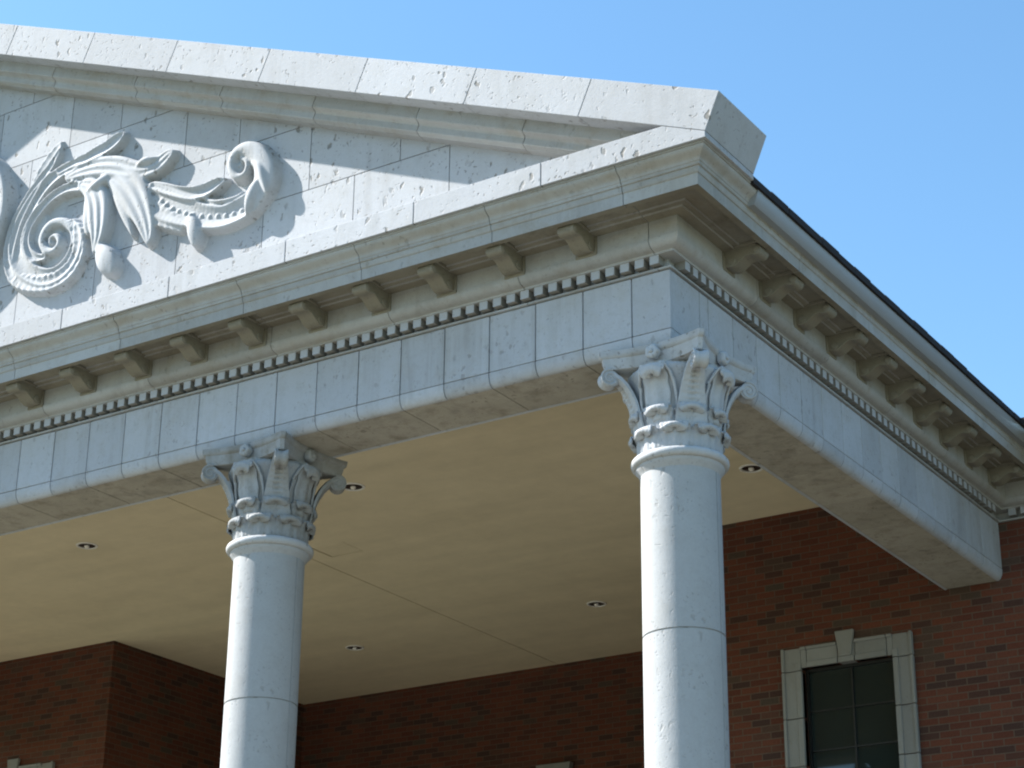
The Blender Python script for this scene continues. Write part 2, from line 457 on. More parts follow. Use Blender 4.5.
# rounded lower moulding
m = MB()
q = [(0.0, h1-0.004)] + [(-bi*(1-math.cos(t)), h1*0.62*(1-math.sin(t))) for t in [math.pi/2*k/6 for k in range(7)]]
q[1:] = [(-(bi)*(1-math.cos(t)), 0.0+0.168*(1-math.sin(t))) for t in [math.pi/2*k/6 for k in range(7)]]
q = q + [(-bi-0.012, 0.0), (-bi-0.012, h1-0.004)]     # (outward offset, z)
def mitre(path, prof_pt):
    """offset the corner points of an axis-aligned path (outward = right-hand side of travel) by p"""
    p, z = prof_pt; out = []
    n = len(path)
    for i, (x, y) in enumerate(path):
        nx = ny = 0.0
        def nrm(a, b):
            dx, dy = b[0]-a[0], b[1]-a[1]; L = math.hypot(dx, dy); return (dy/L, -dx/L)
        if i == 0: nn = nrm(path[0], path[1]); ox, oy = nn
        elif i == n-1: nn = nrm(path[-2], path[-1]); ox, oy = nn
        else:
            a = nrm(path[i-1], path[i]); b = nrm(path[i], path[i+1]); k = 1+a[0]*b[0]+a[1]*b[1]
            ox, oy = (a[0]+b[0])/k, (a[1]+b[1])/k
        out.append((x+ox*p, y+oy*p, z))
    return out
def sweep(m, path, prof):
    cols = [mitre(path, pp) for pp in prof]
    rings = [[cols[j][i] for j in range(len(prof))] for i in range(len(path))]
    m.loft(rings)
for i, (a, b) in enumerate(zip(xs[:-1], xs[1:])):
    if i == 0: sweep(m, [(b+g, 0), (0, 0), (0, ys[1]-g)], q)
    elif i == len(xs)-2: sweep(m, [(XL, ys[1]-g), (XL, 0), (a-g, 0)], q)
    else: sweep(m, [(b+g, 0), (a-g, 0)], q)
for a, b in zip(ys[1:-1], ys[2:]):
    sweep(m, [(0, a+g), (0, b-g)], q); sweep(m, [(XL, b-g), (XL, a+g)], q)
m.build('lower_moulding', 'stone', por, smooth=35)
# soffit slabs with the small lip on the inner edge
m = MB()
for i in range(0, len(xs)-1, 2):
    a = xs[i]; b = xs[min(i+2, len(xs)-1)]
    a = min(a, -bi-0.0125); b = max(b, XL+bi+0.0125)
    m.box(b+g, a-(0 if i == 0 else g), bi+0.0125, W-0.055, 0.0, 0.05)
yy = [W-0.05, 2.29, 3.6, 4.92, 6.23, 7.54, 8.85, D]
for x0, x1 in ((-W+0.055, -bi-0.0125), (XL+bi+0.0125, XL+W-0.055)):
    for a, b in zip(yy[:-1], yy[1:]): m.box(x0, x1, a+g, b-g, 0.0, 0.05)
m.build('beam_soffit', 'soffit', por, bevel=0.006)
m = MB()
lip = [(0.0, 0.0), (0.03, -0.012), (0.05, 0.0), (0.055, 0.06), (0.0, 0.06)]
m.prism([(W-0.052+p, z) for p, z in lip], 'x', XL+W, -W)
m.prism([(-W+0.052-p, z) for p, z in lip], 'y', W+0.005, D)
m.prism([(XL+W-0.052+p, z) for p, z in lip], 'y', W+0.005, D)
m.build('inner_lip', 'stone', por)
m = MB()
m.box(XL+W, -W, W-0.018, W+0.0, 0.062, 1.80); m.box(-W, -W+0.018, W, D, 0.062, 1.80); m.box(XL+W-0.018, XL+W, W, D, 0.062, 1.80)
m.build('inner_beam_face', 'stucco', por)

# ---- ceiling: stucco panels meeting in thin control joints, one small access hatch
zc = 1.811
m = MB(); gj = 0.012
def cl(x0, x1, y0, y1): m.box(x0+gj, x1-gj, y0+gj, y1-gj, zc, zc+0.1)
hx0, hx1, hy0, hy1 = -11.95, -11.25, 8.25, 8.85
cl(XL+W-gj, XC, W-gj, D+gj)
cl(XC, hx0, W-gj, D+gj); cl(hx1, -W+gj, W-gj, D+gj)
m.box(hx0-gj, hx1+gj, W, hy0-gj, zc, zc+0.1); m.box(hx0-gj, hx1+gj, hy1+gj, D, zc, zc+0.1)
m.box(RXL, XC-gj, D, REC, zc, zc+0.1); m.box(XC+gj, RXR, D, REC, zc, zc+0.1)
m.build('ceiling', 'stucco', por)
m = MB(); m.box(XL+0.5, -0.5, 0.5, REC+0.1, zc+0.1, zc+0.16); m.build('ceiling_backing', 'joint', por)
m = MB(); m.box(hx0+0.01, hx1-0.01, hy0+0.01, hy1-0.01, zc+0.004, zc+0.09); m.build('access_hatch', 'stucco', por, bevel=0.01)

# ---- cornice
path = [(-48, D), (XL, D), (XL, 0), (0, 0), (0, D), (24, D)]
lowprof = [(-0.1, zf1+0.004), (0.035, zf1+0.004), (0.035, 0.992), (-0.05, 1.0), (-0.05, 1.128), (0.115, 1.135), (0.118, 1.158)]
lowprof += [(0.13+0.13*math.sin(t), 1.165+0.095*(1-math.cos(t))) for t in [math.pi/2*k/7 for k in range(8)]]
lowprof += [(0.26, 1.285), (0.252, 1.29), (0.252, 1.515), (0.40, 1.515), (0.405, 1.54), (0.48, 1.54), (0.485, 1.565), (0.76, 1.565), (0.765, 1.478), (0.853, 1.478),
            (0.858, 1.625), (0.872, 1.632), (0.885, 1.66), (0.885, 1.705), (0.905, 1.712), (0.91, 1.745)]
lowprof += [(0.92+0.11*(k/8)-0.018*math.sin(2*math.pi*k/8), 1.755+0.135*k/8) for k in range(9)]
lowprof += [(1.045, 1.895), (1.045, 1.915), (-0.1, 1.915)]
m = MB()
# broken into stones along the front with fine joints
cuts = [0.0, -0.14, -2.0, -4.0, -5.95, -8.15, -10.18, -12.2, -14.2, -16.2, -18.2, -20.2, -22.2, XL+0.14, XL]
gc = 0.005
sweep(m, [(cuts[1]+gc, 0), (0, 0), (0, 1.85)], lowprof)
for a, b in zip(cuts[1:-2], cuts[2:-1]): sweep(m, [(b+gc, 0), (a-gc, 0)], lowprof)
yc = [1.85, 4.0, 6.1, 8.2]
for a, b in zip(yc[:-1], yc[1:]): sweep(m, [(0, a+2*gc), (0, b)], lowprof)
sweep(m, [(0, 8.2+2*gc), (0, D), (24, D)], lowprof)
sweep(m, [(-48, D), (XL, D), (XL, 0), (cuts[-2]-gc, 0)], lowprof)
o = m.build('cornice', 'cornice', por, smooth=30)
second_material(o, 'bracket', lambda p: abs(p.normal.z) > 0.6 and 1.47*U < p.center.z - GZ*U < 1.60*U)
core = [(-0.08, 0.98), (-0.06, 0.98), (-0.06, 1.14), (0.24, 1.30), (0.24, 1.57), (0.75, 1.58), (0.84, 1.50), (0.84, 1.7), (0.88, 1.75), (1.01, 1.9), (-0.08, 1.9)]
m = MB(); sweep(m, path, core); m.build('cornice_core', 'joint', por)

# dentils: the hundred that show largest are parts, the rest one toothed band
P = 0.2055; dx = 0.062
d0 = MB().box(-dx, dx, -0.10, 0.046, 1.022, 1.1345).build('dentil', 'stone', por, local=True)
second_material(d0, 'gap_shade', lambda p: abs(p.normal.x) > 0.5 or p.normal.z < -0.5)  # cheeks and underside take the painted gap shade
def place_mod(c, x, y, rz):
    c.location = (Vector((x, y, 0)) - origin_of(por))*U; c.rotation_euler = (0, 0, rz)
front = [-0.155-P*k for k in range(int((abs(XL)-0.25)/P))]
right = [0.275+P*k for k in range(int((D-0.40)/P))]
spots = [(x, 0.0, 0.0) for x in front[:55]] + [(0.0, y, math.pi/2) for y in right[:45]]
for i, (x, y, r_) in enumerate(spots):
    place_mod(d0 if i == 0 else copy_part(d0, por), x, y, r_)
m = MB()
for x in front[55:]: m.box(x-dx, x+dx, -0.10, 0.004, 1.022, 1.1345)
for y in right[45:]: m.box(-0.004, 0.10, y-dx, y+dx, 1.022, 1.1345)
for y in right: m.box(XL-0.10, XL+0.004, y-dx, y+dx, 1.022, 1.1345)
for k in range(114):
    for x in (0.275+P*k, XL-0.275-P*k):
        if -48 < x < 23.8: m.box(x-dx, x+dx, D-0.10, D+0.004, 1.022, 1.1345)
o = m.build('dentil_band', 'stone', por); o['kind'] = 'stuff'
second_material(o, 'gap_shade', lambda p: p.normal.z < -0.5 or abs(p.area - 0.124*0.1125*U*U) > 0.0006*U*U)  # same painted shade in the gaps of the band

# modillions: scrolled brackets, one part each (made facing -y at the origin)
m = MB()
side = [(-0.30, 1.300), (-0.33, 1.287), (-0.38, 1.290), (-0.44, 1.315), (-0.50, 1.355), (-0.55, 1.385), (-0.60, 1.395), (-0.64, 1.385), (-0.68, 1.375),
        (-0.72, 1.380), (-0.75, 1.405), (-0.762, 1.44), (-0.755, 1.475), (-0.73, 1.50), (-0.70, 1.51)]
side_full = [(-0.248, 1.30)] + side + [(-0.70, 1.575), (-0.248, 1.575)]
m.prism(side_full, 'x', -0.115, 0.115)
m.box(-0.15, 0.15, -0.275, -0.246, 1.262, 1.5155)                # back plate
m.box(-0.14, 0.14, -0.72, -0.25, 1.525, 1.5655)                  # abacus of the bracket
for sx in (-1, 1):                                               # scroll eyes on the cheeks
    for cy, cz, r in ((-0.70, 1.440, 0.045), (-0.36, 1.360, 0.055)):
        ring = [[(sx*(0.113+0.016*t), cy+rr*math.cos(a), cz+rr*math.sin(a)) for a in [2*math.pi*k/14 for k in range(14)]] for t, rr in ((0, r), (1, r*0.9))]
        m.loft(ring)
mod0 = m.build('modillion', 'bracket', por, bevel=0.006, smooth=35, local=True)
def place_mod(c, x, y, rz):
    c.location = (Vector((x, y, 0)) - origin_of(por))*U; c.rotation_euler = (0, 0, rz)
place_mod(mod0, -1.005, 0.0, 0)
for k in range(1, 23):
    c = copy_part(mod0, por); place_mod(c, -1.005-1.035*k+random.uniform(-0.012, 0.012), 0.0, random.uniform(-0.012, 0.012))
for k in range(10):
    c = copy_part(mod0, por); place_mod(c, 0.0, 1.06+1.003*k, math.pi/2)
for k in range(10):
    c = copy_part(mod0, por); place_mod(c, XL, 1.06+1.003*k, -math.pi/2)
for k in range(4):
    c = copy_part(mod0, por); place_mod(c, 1.9+1.03*k, D, 0)

# ---- top course of the horizontal cornice (front face slopes away under the rake)
zb0, zb1 = 1.917, 2.232
m = MB(); jn = [-1.146, -3.035, -5.09, -7.11, -9.1, -11.1, -13.1]
def rz(x): return ZCOR + (PJ-x)*TR        # underside of the right hand rake at x
xt = PJ-(zb1-ZCOR)/TR
m.prism([(jn[0]+g, zb0), (PJ, zb0), (PJ, ZCOR-0.006), (xt, zb1-0.006), (jn[0]+g, zb1)], 'y', -PJ, -0.47)
for a, b in zip(jn[:-1], jn[1:]): m.prism([(b+g, zb0), (a-g, zb0), (a-g, zb1), (b+g, zb1)], 'y', -PJ, -0.47)
m.prism([(XL-PJ, zb0), (jn[-1]-g, zb0), (jn[-1]-g, zb1), (XL-PJ+(zb1-ZCOR)/TR, zb1-0.006), (XL-PJ, ZCOR-0.006)], 'y', -PJ, -0.47)
# short returns round both corners
m.box(0.6, PJ, -0.466, 0.149, zb0, ZCOR-0.006); m.box(XL-PJ, XL-0.6, -0.466, 0.149, zb0, ZCOR-0.006)
m.build('pediment_base_course', 'face', por, bevel=0.006)
m = MB(); m.box(XL-PJ+0.02, PJ-0.02, -PJ+0.012, -0.48, zb0+0.004, ZCOR-0.02); m.build('course_core', 'joint', por)

# ---- tympanum: courses of rectangular slabs clipped under the rakes
YT = -0.45
def clip(poly, a, b, c):
    """keep a*x+b*z <= c"""
    out = []
    for i in range(len(poly)):
        p, q_ = poly[i], poly[(i+1) % len(poly)]
        dp, dq = a*p[0]+b*p[1]-c, a*q_[0]+b*q_[1]-c
        if dp <= 0: out.append(p)
        if dp*dq < 0:
            t = dp/(dp-dq); out.append((p[0]+(q_[0]-p[0])*t, p[1]+(q_[1]-p[1])*t))
    return out
rows = [2.10, 3.330, 4.368, 5.400, 6.450, 7.49]
vert = [[-11.55+0.0, -10.775, -9.20, -7.624, -6.06, -4.50, -2.95, -1.4],
        [-11.55, -10.0, -8.389, -6.83, -5.28, -3.75, -2.2],
        [-10.77, -9.20, -7.62, -6.59, -5.05, -3.5],
        [-11.53, -10.0, -8.952, -7.40, -5.9],
        [-10.9, -9.3, -7.8]]
m = MB()
for r in range(5):
    z0, z1 = rows[r]+g, rows[r+1]-g
    v = sorted(vert[r]); v = sorted({round(t, 3) for t in v+[2*XC-t for t in v]})
    v = [XL-1] + v + [1.0]
    for a, b in zip(v[:-1], v[1:]):
        pl = [(a+g, z0), (b-g, z0), (b-g, z1), (a+g, z1)]
        pl = clip(pl, TR, 1, ZCOR+PJ*TR+0.1); pl = clip(pl, -TR, 1, ZCOR+(PJ-XL)*TR+0.1)
        if len(pl) > 2:
            ar = abs(sum(pl[i][0]*pl[(i+1) % len(pl)][1]-pl[(i+1) % len(pl)][0]*pl[i][1] for i in range(len(pl))))/2
            if ar > 0.01: m.prism(pl, 'y', YT, YT+0.1)
m.build('tympanum', 'face', por)
apz = ZCOR+(PJ-XC)*TR
m = MB().prism([(XL-0.8, 2.0), (0.8, 2.0), (XC, apz)], 'y', YT+0.012, YT+0.3); m.build('tympanum_backing', 'joint', por)

# ---- raking cornice
def rake_pts(prof, side, s0, s1, axis_n=True):
    """prof: (y, n) section; s runs up the slope from the foot; returns two end rings, mitred vertically at the apex if s1 is None"""
    ca, sa = math.cos(RAKE), math.sin(RAKE)
    def P(s, y, n):
        x = PJ - s*ca + n*sa; z = ZCOR + s*sa + n*ca
        if side < 0: x = 2*XC - x
        return (x, y, z)
    L = []
    for s in (s0, s1):
        ring = []
        for y, n in prof:
            if s is None: ss = ((PJ-XC) + n*sa)/ca
            else: ss = s
            ring.append(P(ss, y, n))
        L.append(ring)
    return L
ca = math.cos(RAKE)
js = [0.0] + [(PJ-x)/ca for x in (-0.62, -2.31, -4.05, -5.76, -7.51, -9.22, -10.92)] + [None]
blk = [(-PJ, 0.0), (-PJ, 0.508), (0.149, 0.508), (0.149, 0.0)]
m = MB()
for sdn in (1, -1):
    for i, (a, b) in enumerate(zip(js[:-1], js[1:])):
        gg = g if i % 2 else 0.003
        m.loft(rake_pts(blk, sdn, a+(gg if i else 0), None if b is None else b-gg))
m.build('raking_cornice', 'face', por, bevel=0.006)
m = MB()
for sdn in (1, -1): m.loft(rake_pts([(-PJ+0.02, 0.02), (-PJ+0.02, 0.48), (0.12, 0.48), (0.12, 0.02)], sdn, 0.3, None))
m.build('raking_core', 'joint', por)
# bed mouldings under the rake
bed = [(-0.80, 0.01), (-0.80, -0.150), (-0.79, -0.163), (-0.73, -0.180), (-0.705, -0.20), (-0.70, -0.21), (-0.70, -0.285), (-0.69, -0.297), (-0.64, -0.312), (-0.62, -0.325), (-0.43, -0.325), (-0.43, 0.01)]
bj = [0.35] + [(PJ-x)/ca for x in (-1.55, -3.2, -4.95, -6.65, -8.35, -10.1, -11.8)] + [None]
m = MB()
for sdn in (1, -1):
    for i, (a, b) in enumerate(zip(bj[:-1], bj[1:])):
        m.loft(rake_pts(bed, sdn, a+(g if i else 0), None if b is None else b-g))
m.build('rake_bed_moulding', 'cornice', por, smooth=25)
m = MB()
for sdn in (1, -1): m.loft(rake_pts([(-0.78, 0.0), (-0.78, -0.15), (-0.69, -0.17), (-0.685, -0.27), (-0.6, -0.31), (-0.44, -0.31), (-0.44, 0.0)], sdn, 0.4, None))
m.build('rake_bed_core', 'joint', por)

# ---- portico roof, gutter
m = MB()
def rr(x): return 1.985 + (1.07-x)*TR
yb_ = D+26
slab(m, [(1.06, 0.155, rr(1.07)), (1.06, yb_, rr(1.07)), (XC, yb_, rr(XC)), (XC, 0.155, rr(XC))], 0.09)
slab(m, [(XC, 0.155, rr(XC)), (XC, yb_, rr(XC)), (XL-1.06, yb_, rr(1.07)), (XL-1.06, 0.155, rr(1.07))], 0.09)
# ragged shingle butts along the eave
y = 0.155
while y < D-1.1:
    wv = 0.5+random.uniform(-0.03, 0.03); zz = random.uniform(-0.012, 0.014)
    m.box(1.03, 1.082+random.uniform(0, 0.008), y, y+wv-0.01, 1.892+zz*0.2, 1.99+zz); y += wv
m.build('shingle_roof', 'roof', por)
m = MB()
gp = [(0.88, 1.712), (0.985, 1.708), (0.992, 1.716), (1.048, 1.872), (1.049, 1.891), (0.88, 1.891)]
sweep(m, [(0, 0.34), (0, D), (24, D)], gp)
m.build('gutter', 'gutter', por, smooth=30)

# ---- carved scrollwork: a relief worked out from the strokes of the ornament
STROKES=[
('c',0.154,0,[(-10.128,5.334,0.041),(-10.244,5.11,0.081),(-10.425,4.905,0.1),(-10.637,4.624,0.121),(-10.822,4.301,0.142),(-10.917,3.939,0.142),(-10.917,3.654,0.12),(-10.794,3.389,0.098)]),
('c',0.154,0,[(-9.36,4.935,0.078),(-9.689,4.964,0.1),(-9.993,4.934,0.121),(-10.285,4.797,0.141),(-10.523,4.558,0.161),(-10.691,4.265,0.179),(-10.769,3.933,0.181),(-10.683,3.626,0.179),(-10.439,3.364,0.156),(-10.13,3.203,0.155),(-9.846,3.195,0.153),(-9.641,3.321,0.152),(-9.547,3.525,0.134),(-9.556,3.757,0.115),(-9.685,3.973,0.097)]),
('s',0.16,1,[(-10.95,3.627,0.08),(-10.786,3.369,0.099),(-10.514,3.201,0.118),(-10.172,3.098,0.126),(-9.867,3.085,0.134),(-9.619,3.184,0.134),(-9.484,3.376,0.125),(-9.474,3.618,0.106),(-9.548,3.884,0.078)]),
('r',0.147,0,[(-9.684,3.926,0.078),(-9.884,4.064,0.078),(-10.092,4.087,0.079),(-10.222,3.989,0.079),(-10.263,3.833,0.07),(-10.18,3.679,0.067),(-10.027,3.605,0.062),(-9.912,3.657,0.058),(-9.907,3.771,0.054),(-10.0,3.863,0.047),(-10.099,3.839,0.039),(-10.088,3.753,0.039)]),
('c',0.173,0,[(-9.456,4.519,0.088),(-9.708,4.591,0.099),(-9.932,4.587,0.098),(-10.168,4.502,0.1),(-10.373,4.34,0.099),(-10.534,4.148,0.099),(-10.586,3.928,0.1),(-10.516,3.725,0.098),(-10.351,3.583,0.079),(-10.183,3.555,0.058)]),
('f',0.045,0,[(-10.232,4.38,0.316),(-10.283,4.142,0.358),(-10.247,3.881,0.313),(-10.097,3.675,0.276)]),
('r',0.096,0,[(-10.391,4.322,0.04),(-10.331,4.187,0.118),(-10.384,3.967,0.099),(-10.322,3.817,0.039)]),
('g',0.198,0,[(-9.523,4.562,0.098),(-9.306,4.433,0.175),(-9.155,4.175,0.214),(-9.101,3.897,0.21),(-9.089,3.632,0.151),(-9.124,3.43,0.075),(-9.153,3.341,0.028)]),
('r',0.154,0,[(-9.409,4.345,0.058),(-9.359,4.099,0.098),(-9.348,3.848,0.077),(-9.308,3.69,0.038)]),
('r',0.218,0,[(-9.331,4.433,0.059),(-9.155,4.466,0.078),(-9.041,4.516,0.086),(-8.983,4.533,0.039)]),
('r',0.192,0,[(-9.028,3.407,0.075),(-8.953,3.274,0.149),(-8.859,3.137,0.187),(-8.767,3.017,0.129),(-8.738,2.93,0.055)]),
('c',0.173,0,[(-10.043,4.958,0.06),(-9.76,4.995,0.08),(-9.514,4.991,0.099),(-9.296,5.028,0.118),(-9.08,5.064,0.126),(-8.928,5.137,0.127),(-8.835,5.193,0.078),(-8.8,5.233,0.039)]),
('g',0.192,0,[(-9.842,4.791,0.08),(-9.559,4.81,0.137),(-9.191,4.77,0.175),(-8.861,4.673,0.192),(-8.57,4.539,0.173),(-8.307,4.445,0.151),(-8.095,4.449,0.151),(-7.947,4.504,0.15),(-7.839,4.571,0.113),(-7.765,4.598,0.056)]),
('r',0.218,0,[(-8.395,4.544,0.038),(-8.282,4.577,0.066),(-8.146,4.57,0.066),(-8.05,4.574,0.037)]),
('g',0.205,0,[(-9.048,4.656,0.135),(-8.727,4.447,0.229),(-8.484,4.196,0.267),(-8.32,3.938,0.246),(-8.198,3.693,0.202),(-8.118,3.479,0.157),(-8.081,3.309,0.101),(-8.088,3.2,0.027)]),
('r',0.141,0,[(-9.002,4.534,0.078),(-8.814,4.281,0.114),(-8.686,4.015,0.113),(-8.581,3.773,0.084),(-8.481,3.568,0.056),(-8.428,3.441,0.028)]),
('s',0.109,1,[(-10.143,5.494,0.031),(-10.208,5.358,0.102),(-10.351,5.176,0.122),(-10.472,4.987,0.122),(-10.571,4.792,0.101),(-10.655,4.645,0.06)]),
('c',0.16,0,[(-8.132,4.031,0.186),(-7.861,3.809,0.257),(-7.5,3.58,0.243),(-7.111,3.377,0.203),(-6.736,3.258,0.191),(-6.414,3.278,0.199),(-6.189,3.371,0.208),(-6.059,3.521,0.211)]),
('s',0.147,1,[(-8.102,3.833,0.111),(-7.929,3.64,0.147),(-7.725,3.488,0.127),(-7.487,3.343,0.09)]),
('r',0.198,0,[(-6.178,3.323,0.137),(-6.031,3.483,0.189),(-5.976,3.701,0.2),(-6.028,3.92,0.175),(-6.167,4.119,0.149),(-6.337,4.218,0.125),(-6.498,4.202,0.098),(-6.58,4.083,0.082),(-6.568,3.936,0.075),(-6.467,3.812,0.07),(-6.341,3.807,0.063),(-6.294,3.904,0.057),(-6.322,4.023,0.05),(-6.416,4.082,0.039)]),
('r',0.128,0,[(-6.496,4.037,0.09),(-6.472,3.966,0.088)]),
('c',0.192,0,[(-8.063,4.146,0.074),(-7.862,4.04,0.093),(-7.583,3.896,0.101),(-7.311,3.786,0.117),(-7.105,3.76,0.126),(-6.96,3.782,0.126),(-6.835,3.826,0.099),(-6.746,3.847,0.053)]),
('r',0.173,0,[(-7.071,3.646,0.036),(-6.86,3.539,0.042),(-6.638,3.493,0.043),(-6.459,3.505,0.039),(-6.355,3.554,0.028)]),
('r',0.218,0,[(-7.295,3.407,0.071),(-7.226,3.263,0.108),(-7.175,3.108,0.125),(-7.164,2.996,0.088),(-7.159,2.932,0.036)]),
('r',0.23,0,[(-6.186,3.939,0.044),(-6.073,3.859,0.07),(-5.99,3.693,0.078),(-5.924,3.519,0.061),(-5.898,3.403,0.026)]),
('r',0.23,0,[(-6.041,3.661,0.053),(-6.119,3.528,0.096),(-6.179,3.374,0.097),(-6.221,3.231,0.053),(-6.233,3.157,0.021)]),
]
BEADS= [(-7.901, 3.861), (-7.797, 3.767), (-7.674, 3.669), (-7.554, 3.588), (-7.417, 3.518), (-7.261, 3.443), (-7.109, 3.385), (-6.958, 3.335), (-6.81, 3.302), (-6.663, 3.277), (-6.518, 3.268), (-6.376, 3.275)]

def relief(name, strokes, beads, x0, x1, z0, z1, step=0.0145, mirror=False, disc=None):
    xs_ = np.arange(x0, x1, step); zs_ = np.arange(z0, z1, step)
    X, Z = np.meshgrid(xs_, zs_, indexing='ij'); H = np.zeros_like(X)
    for pr, h, se, pts in strokes:
        P_ = np.array(pts, float)
        # smooth the stroke (Catmull-Rom)
        Q = []
        for i in range(len(P_)-1):
            p0, p1, p2, p3 = P_[max(i-1, 0)], P_[i], P_[i+1], P_[min(i+2, len(P_)-1)]
            for t in np.linspace(0, 1, 9)[:-1]:
                Q.append(0.5*((2*p1)+(-p0+p2)*t+(2*p0-5*p1+4*p2-p3)*t*t+(-p0+3*p1-3*p2+p3)*t**3))
        Q.append(P_[-1]); Q = np.array(Q)
        best = np.full(X.shape, 9.0); arc = np.zeros_like(X); sgn = np.zeros_like(X); acc = 0.0
        wm = Q[:, 2].max()
        sel = (X > Q[:, 0].min()-wm*1.3) & (X < Q[:, 0].max()+wm*1.3) & (Z > Q[:, 1].min()-wm*1.3) & (Z < Q[:, 1].max()+wm*1.3)
        xx, zz = X[sel], Z[sel]; bb = best[sel]; aa = arc[sel]; ss = sgn[sel]
        for i in range(len(Q)-1):
            a, b = Q[i], Q[i+1]; d = b[:2]-a[:2]; L = math.hypot(*d)+1e-9
            t = np.clip(((xx-a[0])*d[0]+(zz-a[1])*d[1])/L**2, 0, 1)
            px, pz = a[0]+t*d[0], a[1]+t*d[1]
            wd = np.maximum(a[2]+t*(b[2]-a[2]), 0.012)
            ar = acc+t*L
            if se: wd = wd*(1.0+0.16*(1-((ar/0.13) % 1.0)))
            dist = np.hypot(xx-px, zz-pz)/wd
            k = dist < bb
            bb = np.where(k, dist, bb); aa = np.where(k, ar, aa)
            cr = np.sign(d[0]*(zz-a[1])-d[1]*(xx-a[0])); ss = np.where(k, cr, ss); acc += L
        t = bb; L = acc
        taper = 0.80+0.20*np.sin(np.pi*np.clip(aa/L, 0, 1))
        if pr == 'c': f = 0.66+0.34*np.clip(np.abs(t-0.0)/0.80, 0, 1)**2.2
        elif pr == 'g': f = 0.85+0.055*np.cos(t*2*np.pi*1.55)-0.05*t**3
        elif pr == 's': f = 0.74+0.22*np.clip(t, 0, 1)**2+0.05*np.cos(aa*2*np.pi/0.13)*np.clip(t, 0, 1)
        elif pr == 'f': f = 1-0.3*t**2
        else: f = 0.62+0.38*np.sqrt(np.clip(1-t**2, 0, 1))
        if pr in 'cs' and h > 0.12: f = f+0.008*np.cos(aa*2*np.pi/0.085-t*3.5)*np.clip(t*1.5, 0, 1)
        edge = np.clip((1.06-t)/0.10, 0, 1); edge = edge*edge*(3-2*edge)
        hh = h*f*taper*edge
        H[sel] = np.maximum(H[sel], np.where(t < 1.06, hh, 0))
    for bx, bz in beads:
        d = np.hypot(X-bx, Z-bz)/0.034
        H = np.where(d < 1, H+0.03*np.sqrt(np.clip(1-d**2, 0, 1)), H)
        ring = np.exp(-((d-1.3)/0.25)**2); H = H-0.012*ring*(H > 0.1)
    if disc:
        cx_, cz_, R_ = disc; d = np.hypot(X-cx_, (Z-cz_))/R_; an = np.arctan2(Z-cz_, X-cx_)
        f = np.where(d > 0.86, 0.23, 0.14+0.05*np.cos(an*20)+0.06*(d < 0.25))
        e_ = np.clip((1-d)/0.03, 0, 1); H = np.where(d < 1, f*e_, H)
    for _ in range(2):
        Hp = np.pad(H, 1, mode='edge')
        H2 = (Hp[1:-1, 1:-1]*4+Hp[:-2, 1:-1]*2+Hp[2:, 1:-1]*2+Hp[1:-1, :-2]*2+Hp[1:-1, 2:]*2+Hp[:-2, :-2]+Hp[2:, 2:]+Hp[:-2, 2:]+Hp[2:, :-2])/16
        H = np.where(H > 0, H2, H2*(H2 > 0.004))
    nx, nz = X.shape
    used = {}; vs = []; fs = []
    def vid(i, j):
        k = (i, j)
        if k not in used:
            used[k] = len(vs); xv = X[i, j]
            if mirror: xv = 2*XC-xv
            vs.append((xv, YT+0.006-H[i, j]-(0.0 if H[i, j] > 0 else -0.01), Z[i, j]))
        return used[k]
    act = (H > 0.002)
    for i in range(nx-1):
        for j in range(nz-1):
            if act[i, j] or act[i+1, j] or act[i, j+1] or act[i+1, j+1]:
                fs.append((vid(i, j), vid(i+1, j), vid(i+1, j+1), vid(i, j+1)))
    m = MB(); m.v = vs; m.f = fs
    o = m.build(name, 'smooth', por, smooth=70)
    return o
relief('carved_scroll', STROKES, BEADS, -11.2, -5.3, 2.6, 5.75)
relief('carved_scroll', STROKES, BEADS, -11.2, -5.3, 2.6, 5.75, step=0.03, mirror=True)
relief('carved_medallion', [], [], XC-1.42, XC+1.42, 4.55-1.42, 4.55+1.42, step=0.02, disc=(XC, 4.6, 1.345))

# ================================================================ RECESSED LIGHTS
def make_light(x, y, label):
    t = thing('recessed_light', label, 'ceiling light', (x, y, zc), 'recessed lights in the portico ceiling')
    R = 0.165
    m = MB(); A = [2*math.pi*k/32 for k in range(32)]
    prof = [(R+0.035, zc-0.001), (R+0.03, zc-0.014), (R, zc-0.018), (R-0.01, zc-0.004), (R-0.012, zc-0.0005)]
    m.loft([[(x+r*math.cos(a), y+r*math.sin(a), z) for a in A] for r, z in prof], cap=False)
    m.build('trim_ring', 'white', t, smooth=50)
    m = MB(); m.loft([[(x+r*math.cos(a), y+r*math.sin(a), z) for a in A] for r, z in [(R-0.012, zc-0.003), (R-0.02, zc-0.002), (0.02, zc-0.0025)]], cap=True)
    m.build('reflector', 'dark', t, smooth=50)
    m = MB(); m.lathe([(0.0, zc-0.05), (0.03, zc-0.045), (0.05, zc-0.025), (0.045, zc-0.006)], [2*math.pi*k/16 for k in range(16)], (x, y))
    m.build('bulb', 'lamp', t, smooth=60)
make_light(-15.36, 5.98, 'leftmost small round recessed light in the tan ceiling, left of the left column capital')
make_light(-9.31, 6.0, 'small round recessed light in the tan ceiling, beside the right scroll of the left capital')
make_light(-15.33, 14.04, 'small round recessed light in the tan ceiling, right of the left column shaft')
make_light(-9.29, 13.93, 'small round recessed light in the tan ceiling, just left of the right column shaft')
make_light(-3.25, 8.68, 'small round recessed light in the tan ceiling, between right column and side beam')

